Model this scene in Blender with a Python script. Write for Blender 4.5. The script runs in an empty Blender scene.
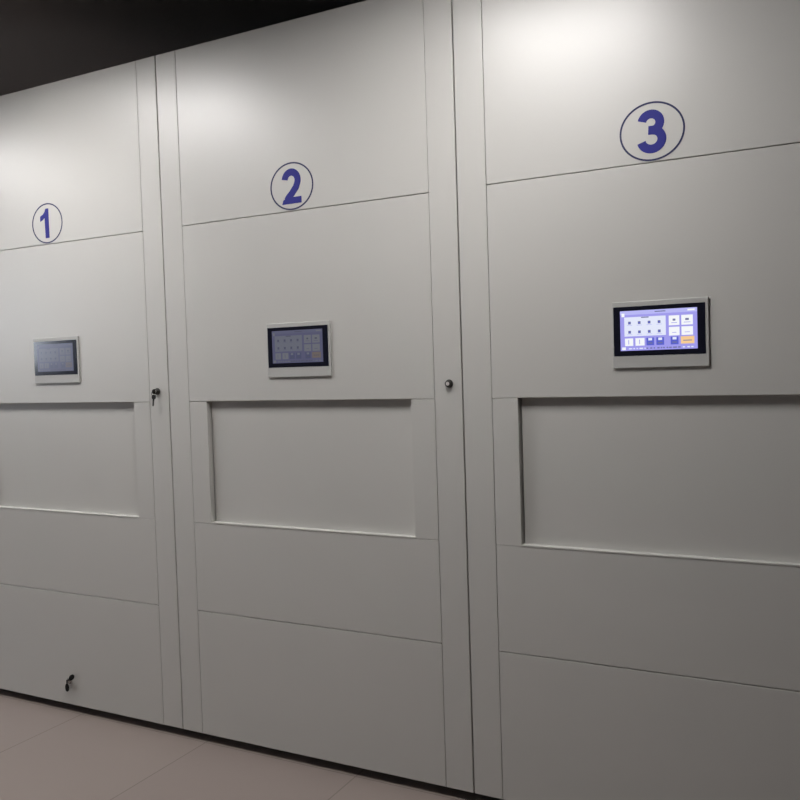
import bpy, bmesh, math, random
from mathutils import Vector, Matrix
random.seed(4)
PI = math.pi
S = 1.1                                   # width of one shelving unit in metres
BOT = 0.3708
def Z(z): return (z - BOT) * S + 0.03     # height above the floor
C = bpy.context.scene.collection

# ------------------------------------------------------------------ materials
def mat(name, col, rough=.5, metal=0., spec=.5, coat=0., emit=None, es=0., bump=None, var=None):
    m = bpy.data.materials.new(name); m.use_nodes = True
    nt = m.node_tree; b = nt.nodes['Principled BSDF']
    b.inputs['Base Color'].default_value = (*col, 1)
    b.inputs['Roughness'].default_value = rough
    b.inputs['Metallic'].default_value = metal
    b.inputs['Specular IOR Level'].default_value = spec
    b.inputs['Coat Weight'].default_value = coat
    b.inputs['Coat Roughness'].default_value = .1
    if emit:
        b.inputs['Emission Color'].default_value = (*emit, 1)
        b.inputs['Emission Strength'].default_value = es
    tc = nt.nodes.new('ShaderNodeTexCoord')
    if bump:
        n = nt.nodes.new('ShaderNodeTexNoise'); n.inputs['Scale'].default_value = bump[0]
        n.inputs['Detail'].default_value = 2
        nt.links.new(tc.outputs['Object'], n.inputs['Vector'])
        bp = nt.nodes.new('ShaderNodeBump'); bp.inputs['Strength'].default_value = bump[1]
        bp.inputs['Distance'].default_value = bump[2]
        nt.links.new(n.outputs['Fac'], bp.inputs['Height'])
        nt.links.new(bp.outputs['Normal'], b.inputs['Normal'])
    if var:
        n = nt.nodes.new('ShaderNodeTexNoise'); n.inputs['Scale'].default_value = var[0]
        n.inputs['Detail'].default_value = 3
        nt.links.new(tc.outputs['Object'], n.inputs['Vector'])
        r = nt.nodes.new('ShaderNodeValToRGB')
        r.color_ramp.elements[0].position = .3; r.color_ramp.elements[1].position = .7
        r.color_ramp.elements[0].color = (*[c * (1 - var[1]) for c in col], 1)
        r.color_ramp.elements[1].color = (*[min(1, c * (1 + var[1])) for c in col], 1)
        nt.links.new(n.outputs['Fac'], r.inputs['Fac'])
        nt.links.new(r.outputs['Color'], b.inputs['Base Color'])
    return m

M = {}
M['paint'] = mat('powder_coated_steel', (.597, .588, .560), .36, spec=.95, bump=(2.2, .10, .02), var=(1.3, .015))
M['grey_plastic'] = mat('light_grey_plastic', (.50, .50, .485), .42)
M['bezel'] = mat('black_glass', (.010, .011, .022), .14, coat=.4)
M['chrome'] = mat('worn_chrome', (.55, .54, .52), .25, metal=1)
M['satin'] = mat('satin_steel', (.62, .60, .58), .5, metal=.3)
M['dark_metal'] = mat('dark_metal', (.05, .047, .045), .35, metal=.7)
M['black_plastic'] = mat('black_plastic', (.008, .008, .008), .6, spec=.15)
M['blue_print'] = mat('blue_vinyl', (.028, .030, .25), .55, spec=.25)
M['ring_print'] = mat('dark_blue_vinyl', (.035, .040, .11), .55, spec=.25)
M['ceiling'] = mat('dark_ceiling_paint', (.34, .33, .33), .8, bump=(40, .2, .01))
M['wall'] = mat('wall_paint', (.09, .089, .087), .8, bump=(60, .15, .004))
M['lamp_frame'] = mat('lamp_frame_white', (.7, .7, .7), .4)
M['lamp'] = mat('lamp_diffuser', (.8, .8, .8), .5, emit=(1, .975, .96), es=1.0)
M['daylight_pane'] = mat('frosted_daylight_pane', (.7, .72, .75), .5, emit=(.80, .88, 1), es=7)
M['inner'] = mat('dark_carcass_steel', (.12, .118, .112), .6)

def floor_material():
    m = bpy.data.materials.new('beige_floor_tile'); m.use_nodes = True
    nt = m.node_tree; b = nt.nodes['Principled BSDF']; b.inputs['Roughness'].default_value = .35
    tc = nt.nodes.new('ShaderNodeTexCoord'); br = nt.nodes.new('ShaderNodeTexBrick')
    br.offset = 0; br.inputs['Scale'].default_value = 1
    br.inputs['Brick Width'].default_value = .6; br.inputs['Row Height'].default_value = .6
    br.inputs['Mortar Size'].default_value = .0025
    br.inputs['Color1'].default_value = (.31, .26, .235, 1); br.inputs['Color2'].default_value = (.295, .245, .225, 1)
    br.inputs['Mortar'].default_value = (.2, .17, .15, 1)
    nt.links.new(tc.outputs['Object'], br.inputs['Vector'])
    nt.links.new(br.outputs['Color'], b.inputs['Base Color'])
    return m
M['floor'] = floor_material()

# ------------------------------------------------------------------ mesh helpers
def finish(name, bm, mats, parent=None, smooth=False):
    bmesh.ops.recalc_face_normals(bm, faces=bm.faces)
    me = bpy.data.meshes.new(name); bm.to_mesh(me); bm.free()
    if not isinstance(mats, (list, tuple)): mats = [mats]
    for k in mats: me.materials.append(M[k])
    if smooth:
        for p in me.polygons: p.use_smooth = True
    o = bpy.data.objects.new(name, me); C.objects.link(o)
    if parent: o.parent = parent
    return o

def add_box(bm, x0, x1, y0, y1, z0, z1, bev=0., seg=2, mi=0):
    t = bmesh.new()
    bmesh.ops.create_cube(t, size=1)
    for v in t.verts:
        v.co = Vector(((x0 + x1) / 2 + v.co.x * (x1 - x0), (y0 + y1) / 2 + v.co.y * (y1 - y0), (z0 + z1) / 2 + v.co.z * (z1 - z0)))
    if bev: bmesh.ops.bevel(t, geom=list(t.edges), offset=bev, segments=seg, profile=.5, affect='EDGES')
    for f in t.faces: f.material_index = mi
    me = bpy.data.meshes.new('t'); t.to_mesh(me); t.free(); bm.from_mesh(me); bpy.data.meshes.remove(me)

def add_lathe(bm, prof, cx, cz, y0, seg=32, mi=0):
    """profile [(radius, y)] turned about an axis along y"""
    rings = []
    for r, y in prof:
        if r < 1e-6: rings.append([bm.verts.new((cx, y0 + y, cz))])
        else: rings.append([bm.verts.new((cx + r * math.cos(2 * PI * k / seg), y0 + y, cz + r * math.sin(2 * PI * k / seg))) for k in range(seg)])
    for a, b in zip(rings, rings[1:]):
        for k in range(seg):
            q = [a[k % len(a)], a[(k + 1) % len(a)], b[(k + 1) % len(b)], b[k % len(b)]]
            u = []
            for v in q:
                if v not in u: u.append(v)
            if len(u) > 2: bm.faces.new(u).material_index = mi

def ribbon(bm, pts, w, y0, y1):
    """flat stroke of width w along pts (x,z), mitred, given thickness y0..y1"""
    n = len(pts); L = []; R = []
    for i, p in enumerate(pts):
        a = Vector(pts[max(i - 1, 0)]); b = Vector(pts[min(i + 1, n - 1)]); p = Vector(p)
        if 0 < i < n - 1:
            d1 = (p - a).normalized(); d2 = (b - p).normalized()
            t = (d1 + d2).normalized(); c = max(.5, t.dot(d1))
        else: t = (b - a).normalized(); c = 1
        nn = Vector((-t.y, t.x)) * (w / 2 / c)
        L.append(p + nn); R.append(p - nn)
    prism(bm, L + R[::-1], y0, y1, quads=(L, R))

def prism(bm, poly, y0, y1, quads=None):
    if quads:
        L, R = quads; n = len(L)
        f = [[bm.verts.new((p.x, y, p.y)) for p in side] for y in (y0, y1) for side in (L, R)]
        Lf, Rf, Lb, Rb = f
        for i in range(n - 1):
            bm.faces.new((Lf[i], Lf[i + 1], Rf[i + 1], Rf[i])); bm.faces.new((Lb[i], Rb[i], Rb[i + 1], Lb[i + 1]))
            bm.faces.new((Lf[i], Lb[i], Lb[i + 1], Lf[i + 1])); bm.faces.new((Rf[i], Rf[i + 1], Rb[i + 1], Rb[i]))
        for i in (0, n - 1): bm.faces.new((Lf[i], Rf[i], Rb[i], Lb[i]))
    else:
        F = [bm.verts.new((p[0], y0, p[1])) for p in poly]; B = [bm.verts.new((p[0], y1, p[1])) for p in poly]
        bm.faces.new(F); bm.faces.new(B[::-1])
        for i in range(len(poly)):
            j = (i + 1) % len(poly); bm.faces.new((F[i], B[i], B[j], F[j]))

def arc(cx, cz, rx, rz, a0, a1, n=20):
    return [(cx + rx * math.cos(math.radians(a0 + (a1 - a0) * i / n)), cz + rz * math.sin(math.radians(a0 + (a1 - a0) * i / n))) for i in range(n + 1)]

def struct(name, bm, m):
    o = finish(name, bm, m); o['kind'] = 'structure'; return o
def empty(name, loc, label, cat, group=None):
    o = bpy.data.objects.new(name, None); C.objects.link(o); o.location = loc
    o.empty_display_size = .1
    o['label'] = label; o['category'] = cat
    if group: o['group'] = group
    return o

# ------------------------------------------------------------------ room
RX0, RX1, RY0, RY1, RZ = -4.2, 7.0, -4.2, 2.6, 2.86
def slab(name, x0, x1, y0, y1, z0, z1, m):
    bm = bmesh.new(); add_box(bm, x0, x1, y0, y1, z0, z1); struct(name, bm, m)
slab('floor', RX0, RX1, RY0, RY1, -.1, 0, 'floor')
slab('ceiling', RX0, RX1, RY0, RY1, RZ, RZ + .1, 'ceiling')
slab('wall_back', RX0, RX1, RY1, RY1 + .1, 0, RZ, 'wall')
slab('wall_front', RX0, RX1, RY0 - .1, RY0, 0, RZ, 'wall')
bm = bmesh.new()
WY0, WY1, WZ0, WZ1 = -4.0, -2.6, 1.35, 2.3
add_box(bm, RX0 - .1, RX0, RY0, WY0, 0, RZ); add_box(bm, RX0 - .1, RX0, WY1, RY1, 0, RZ)
add_box(bm, RX0 - .1, RX0, WY0, WY1, 0, WZ0); add_box(bm, RX0 - .1, RX0, WY0, WY1, WZ1, RZ)
struct('wall_left', bm, 'wall')
bm = bmesh.new()
for a, b, c_, d in ((WY0, WY1, WZ0, WZ0 + .05), (WY0, WY1, WZ1 - .05, WZ1), (WY0, WY0 + .05, WZ0 + .05, WZ1 - .05), (WY1 - .05, WY1, WZ0 + .05, WZ1 - .05), ((WY0 + WY1) / 2 - .02, (WY0 + WY1) / 2 + .02, WZ0 + .05, WZ1 - .05)):
    add_box(bm, RX0 - .08, RX0 - .02, a, b, c_, d, .003)
wf = struct('window_1', bm, 'lamp_frame')
bm = bmesh.new(); add_box(bm, RX0 - .06, RX0 - .05, WY0 + .05, WY1 - .05, WZ0 + .05, WZ1 - .05)
finish('pane', bm, 'daylight_pane', wf)
slab('wall_right', RX1, RX1 + .1, RY0, RY1, 0, RZ, 'wall')

# ------------------------------------------------------------------ shelving units
A = .081 * S                              # stile width
H1, H2, H3, H4, TOP, BT = Z(1.9498), Z(1.4113), Z(1.0404), Z(.7600), Z(2.4801), Z(BOT)
RL, RR = .1496 * S, .8498 * S
G = .0012                                 # half of a seam
T = .036                                  # depth of the front sheets
W2 = S / 2

def panel(name, x0, x1, z0, z1, parent, y0=0., y1=T, bev=.0012, m='paint'):
    bm = bmesh.new(); add_box(bm, x0 - W2, x1 - W2, y0, y1, z0, z1, bev)
    return finish(name, bm, m, parent)

def digit_mesh(bm, k, h, cx, cz, y0, y1):
    """bold sans digits, height h, centred on cx, cz"""
    def tr(pts, fl=1): return [(cx + x * h, cz + (z - .5) * h) for x, z in pts]
    if k == 1:
        prism(bm, tr([(-.02, 0), (.165, 0), (.165, 1), (.02, 1), (-.02, .90), (-.10, .82), (-.25, .755), (-.25, .58), (-.125, .63), (-.035, .695)]), y0, y1)
    elif k == 2:
        w = .205
        top = arc(0.0, .665, .225, .235, 172, -20, 22)
        pts = top + [(.16, .46), (.02, .30), (-.12, .17), (-.165, .11)]
        ribbon(bm, tr(pts), w * h, y0, y1)
        prism(bm, tr([(-.335, 0), (.335, 0), (.335, .185), (-.17, .185), (-.29, .12)]), y0 - .0001, y1)
    else:
        w = .20
        up = arc(-.01, .705, .205, .195, 168, -60, 22) + [(.03, .525), (-.07, .53)]
        lo = [(-.07, .53), (.03, .525)] + arc(0.0, .315, .235, .218, 62, -168, 26)
        ribbon(bm, tr(up), w * h, y0, y1); ribbon(bm, tr(lo), w * h, y0 - .0001, y1)

def make_display(parent, x0, x1, z0, z1, y, strength, haze):
    """lit touch display: background, white group box, buttons, icons"""
    def em(tag, c, s=1.0):
        c = tuple(c[i] * (1 - haze) + (.36, .38, .50)[i] * haze for i in range(3))  # haze mixes glass reflection and low oblique-view contrast into the emitted colours
        return mat(tag, (.02, .02, .025), .18, emit=c, es=strength * s)
    cols = [('display_background', (.36, .34, .86)), ('display_white', (.80, .84, 1.0)), ('display_tile', (.95, .97, 1.0)),
            ('display_blue', (.10, .12, .62)), ('display_orange', (.95, .62, .30)), ('display_ink', (.16, .17, .34)), ('display_bar', (.50, .50, .95))]
    keys = []
    for n, c in cols:
        k = n + str(random.random()); M[k] = em(n, c); keys.append(k)
    bm = bmesh.new(); w = x1 - x0; h = z1 - z0
    def r(u0, u1, v0, v1, lay, mi):
        add_box(bm, x0 + u0 * w, x0 + u1 * w, y - .00025 * lay, y - .00025 * (lay - 1), z1 - v1 * h, z1 - v0 * h, 0, mi=mi)
    r(0, 1, 0, 1, 1, 0)
    r(.0, 1, .0, .10, 2, 6); r(.02, .06, .06, .15, 3, 2); r(.46, .60, .035, .06, 3, 5); r(.88, .97, .03, .07, 3, 2)
    r(.055, .60, .16, .64, 2, 1); r(.28, .38, .165, .19, 3, 5)
    for u in (.125, .255, .385, .515):
        for v in (.31, .54):
            r(u - .018, u + .018, v - .04, v + .03, 3, 5); r(u - .01, u + .01, v - .02, v + .012, 4, 3)
            r(u - .035, u + .035, v + .05, v + .062, 3, 6)
    for u0, u1, v0, v1 in ((.64, .775, .17, .41), (.80, .945, .17, .41), (.64, .775, .45, .66), (.80, .945, .45, .66)):
        r(u0, u1, v0, v1, 2, 2)
        if v0 < .3: r(u0 + .05, u1 - .05, v0 + .08, v0 + .13, 3, 5); r(u0 + .03, u1 - .03, v0 + .17, v0 + .185, 3, 0)
        else: r(u0 + .04, u1 - .04, v1 - .08, v1 - .065, 3, 0)
    r(.06, .17, .69, .88, 2, 2); r(.20, .32, .69, .88, 2, 2); r(.105, .115, .73, .84, 3, 0); r(.25, .26, .73, .84, 3, 0)
    for u0, u1 in ((.345, .445), (.475, .575), (.66, .76)):
        r(u0, u1, .69, .88, 2, 3); r(u0 + .025, u1 - .025, .70, .76, 3, 1); r(u0 + .02, u1 - .02, .81, .84, 3, 5)
    r(.79, .96, .69, .87, 2, 4); r(.82, .93, .78, .80, 3, 5)
    r(0, 1, .91, 1, 2, 0); r(.02, .07, .91, .98, 3, 2)
    u = .11
    while u < .93:
        d = random.uniform(.015, .05); r(u, u + d, .935, .965, 3, 5 if .33 < u < .8 else 1); u += d + random.uniform(.012, .03)
    return finish('display', bm, keys, parent)

def make_key(name, loc, label, rot, black=True):
    k = empty(name, loc, label, 'key')
    bm = bmesh.new()
    # bow at the top (origin = pin hole), blade hanging down in -z
    pts = (arc(0, -.010, .0085, .0140, 0, 360, 22) if black else arc(0, -.006, .0085, .0085, 0, 360, 22))[:-1]
    prism(bm, pts, -.0014, .0014)
    finish('key_bow', bm, 'black_plastic' if black else 'dark_metal', k)
    bm = bmesh.new()
    prism(bm, [(-.003, -.010), (.003, -.010), (.003, -.020), (.0022, -.021), (.0030, -.024), (.0020, -.026), (.003, -.029), (.0022, -.031), (.003, -.034), (0, -.038), (-.003, -.036)], -.0009, .0009)
    finish('key_blade', bm, 'dark_metal', k)
    k.rotation_euler = rot; k.scale = (1.1 if black else 1,) * 3
    return k

def make_unit(n, label, strength, haze):
    u = empty('mobile_shelving_unit', ((n - .5) * S, 0, 0), label, 'shelving unit', 'numbered mobile shelving units standing in a row')
    # carcass behind the front sheets
    bm = bmesh.new()
    add_box(bm, -W2 + .004, W2 - .004, T + .001, 2.2, BT + .012, TOP - .002, .002)
    finish('carcass', bm, 'paint', u)
    bm = bmesh.new()
    add_box(bm, -W2 + .05, W2 - .05, .06, 2.15, .0005, BT + .011, .002)
    finish('plinth', bm, 'inner', u)
    g2 = .0022
    panel('stile', g2, A - G, BT, TOP, u)
    panel('stile', S - A + G, S - g2, BT, TOP, u)
    x0, x1 = A + G * .3, S - A - G * .3
    panel('top_panel', x0, x1, H1 + G, TOP, u)
    panel('screen_panel', x0, x1, H2 + G * .6, H1 - G, u)
    lp = panel('lower_panel', x0, x1, H4 + G, H3 - .005, u)
    panel('kick_panel', x0, x1, BT, H4 - G, u)
    panel('side_strip', x0, RL, H3 - .0042, H2 - G * .6, u)
    panel('side_strip', RR, x1, H3 - .0042, H2 - G * .6, u)
    panel('recessed_panel', RL + .0040, RR - .0005, H3 - .004, H2 + .0, u, .0190, .0225, .0005)
    bm = bmesh.new(); add_box(bm, RL - W2 + .0005, RR - W2 - .0005, -.0012, .0187, H3 - .0048, H3 + .0012, .0016, 3)
    finish('sill', bm, 'paint', u)
    # number in a ring
    cx, cz, cr, cq = .4902 * S - W2, Z(2.0200), .0735 * S, .0672 * S
    bm = bmesh.new(); N = 64
    ring = [[bm.verts.new((cx + r * math.cos(2 * PI * k / N), y, cz + (r - cr + cq) * math.sin(2 * PI * k / N))) for k in range(N)]
            for r, y in ((cr, -.0001), (cr, -.0007), (cr - .0046, -.0007), (cr - .0046, -.0001))]
    for a in range(4):
        for k in range(N):
            p, q = ring[a], ring[(a + 1) % 4]; bm.faces.new((p[k], p[(k + 1) % N], q[(k + 1) % N], q[k]))
    sg = finish('number_ring', bm, 'ring_print', u)
    sg['label'] = 'thin dark blue ring around the number'
    bm = bmesh.new(); digit_mesh(bm, n, cq * 2 * .735, cx + (-.001 if n != 1 else -.009), cz, -.0008, -.0001)
    dg = finish('number_digit', bm, 'blue_print', u); dg['label'] = 'bold blue digit %d' % n
    # touch screen
    X = lambda v: (v + (.009, -.002, .001)[n - 1]) * S - W2
    bm = bmesh.new(); add_box(bm, X(.3905), X(.6069), -.0065, -.0002, Z(1.4788), Z(1.6343), .0018, 3)
    ts = finish('touch_screen', bm, 'grey_plastic', u); ts['label'] = 'light grey framed touch screen'
    bm = bmesh.new(); add_box(bm, X(.3935), X(.5999), -.0073, -.0062, Z(1.5075), Z(1.6225), .0003, 1)
    finish('screen_glass', bm, 'bezel', ts)
    make_display(ts, X(.4095), X(.5825), Z(1.5195), Z(1.6125), -.0073, strength, haze)
    # lock on the right stile
    lx, lz = (.9539 + (0, .009, .004)[n - 1]) * S - W2, Z((1.4450, 1.4510, 1.4470)[n - 1])
    bm = bmesh.new()
    add_lathe(bm, [(0, -.002), (.0115, -.002), (.0122, -.003), (.0118, -.005), (.0100, -.0055), (.0098, -.012), (.0085, -.014), (0, -.014)], lx, lz, .0018)
    lk = finish('lock', bm, 'dark_metal', u, True)
    bm = bmesh.new(); add_lathe(bm, [(0, 0), (.0052, 0), (.0052, -.0012), (0, -.0012)], lx, lz, -.0123)
    f = finish('lock_core', bm, 'satin', lk); f['label'] = 'bright keyhole core'
    return u

labels = ['off-white mobile shelving unit numbered 1, with dim hazy screen, leftmost',
          'off-white mobile shelving unit numbered 2, dim blue screen, between the other two',
          'off-white mobile shelving unit numbered 3, with brightly lit screen, rightmost']
units = [make_unit(1, labels[0], .26, .82), make_unit(2, labels[1], .21, .62), make_unit(3, labels[2], .95, 0.)]

# foot latch in the middle of unit 1's lowest panel
u1 = units[0]
bm = bmesh.new()
lx, lz = .496 * S - W2, Z(.454)
add_lathe(bm, [(0, -.0001), (.0115, -.0001), (.0125, -.002), (.0115, -.004), (.0085, -.0045), (.0085, -.010), (.007, -.0115), (0, -.0115)], lx, lz, 0)
finish('latch_lock', bm, 'chrome', u1, True)['label'] = 'small chrome lock low on the kick panel'

def wire_ring(bm, c, r, t, ax):
    n, m = 24, 8; V = []
    for i in range(n):
        a = 2 * PI * i / n; row = []
        for j in range(m):
            b = 2 * PI * j / m; q = Vector(((r + t * math.cos(b)) * math.cos(a), t * math.sin(b), (r + t * math.cos(b)) * math.sin(a)))
            row.append(bm.verts.new(c + ax @ q))
        V.append(row)
    for i in range(n):
        for j in range(m): bm.faces.new((V[i][j], V[(i + 1) % n][j], V[(i + 1) % n][(j + 1) % m], V[i][(j + 1) % m]))

# keys at unit 1
wx, wz = .9539 * S, Z(1.4450)
make_key('key', (wx, -.025, wz), 'small metal key in the lock on the stile right of screen 1', (PI / 2, PI / 2, 0), False)
k2 = make_key('key', (wx + .002, -.022, wz - .013), 'spare key hanging below the lock on the stile right of screen 1', (0, math.radians(8), 0), False)
bm = bmesh.new(); wire_ring(bm, Vector((0, 0, .006)), .0085, .0009, Matrix.Rotation(math.radians(60), 3, 'Z'))
finish('key_ring', bm, 'dark_metal', k2, True)
bx, bz = .496 * S, Z(.454)
k3 = make_key('key', (bx + .036, -.0145, bz + .027), 'dark key slanting up from the low lock on unit 1', (0, math.radians(54), 0))
k4 = make_key('key', (bx - .001, -.0135, bz - .034), 'black-headed key hanging under the low lock on unit 1', (0, PI, 0))

# ------------------------------------------------------------------ ceiling lamps
LZ = Z(2.54)
lamps = [(-2.2, -.7), (-.72, -.7), (.65, -.70), (2.13, -.70)]
for i, (x, y) in enumerate(lamps):
    t = empty('ceiling_light', (x * S, y * S, LZ), 'square white ceiling light panel over the aisle in front of the units', 'ceiling light', 'ceiling light panels over the aisle')
    w = .28
    bm = bmesh.new()
    for a, b, c_, d in ((-w - .02, w + .02, -w - .02, -w), (-w - .02, w + .02, w, w + .02), (-w - .02, -w, -w, w), (w, w + .02, -w, w)):
        add_box(bm, a, b, c_, d, -.004, .05, .001)
    add_box(bm, -w - .018, w + .018, -w - .018, w + .018, .05, RZ - LZ - .001)
    finish('lamp_housing', bm, 'lamp_frame', t)
    bm = bmesh.new(); add_box(bm, -w + .001, w - .001, -w + .001, w - .001, .004, .012)
    finish('diffuser', bm, 'lamp', t)
LAMP = 17
M['lamp'].node_tree.nodes['Principled BSDF'].inputs['Emission Strength'].default_value = LAMP

# ------------------------------------------------------------------ camera, world
cd = bpy.data.cameras.new('camera'); cam = bpy.data.objects.new('camera', cd); C.objects.link(cam)
yaw, pitch, roll = -.4854, -.0392, -.0313
fw = Vector((math.sin(yaw) * math.cos(pitch), math.cos(yaw) * math.cos(pitch), math.sin(pitch)))
rt = Vector((math.cos(yaw), -math.sin(yaw), 0)); up = rt.cross(fw)
r2 = math.cos(roll) * rt + math.sin(roll) * up; u2 = -math.sin(roll) * rt + math.cos(roll) * up
mx = Matrix((r2, u2, -fw)).transposed().to_4x4()
mx.translation = Vector((2.8909 * S, -2.0376 * S, Z(1.5)))
cam.matrix_world = mx
cd.sensor_width = 36; cd.lens = 858.07 / 800 * 36; cd.clip_start = .02
sc = bpy.context.scene; sc.camera = cam
w = bpy.data.worlds.new('world'); sc.world = w; w.use_nodes = True
w.node_tree.nodes['Background'].inputs['Color'].default_value = (.5, .5, .52, 1)
w.node_tree.nodes['Background'].inputs['Strength'].default_value = .05
sc.view_settings.view_transform = 'Standard'; sc.view_settings.look = 'None'
sc.view_settings.gamma = 1; sc.view_settings.use_curve_mapping = False
sc.view_settings.exposure = 0.0
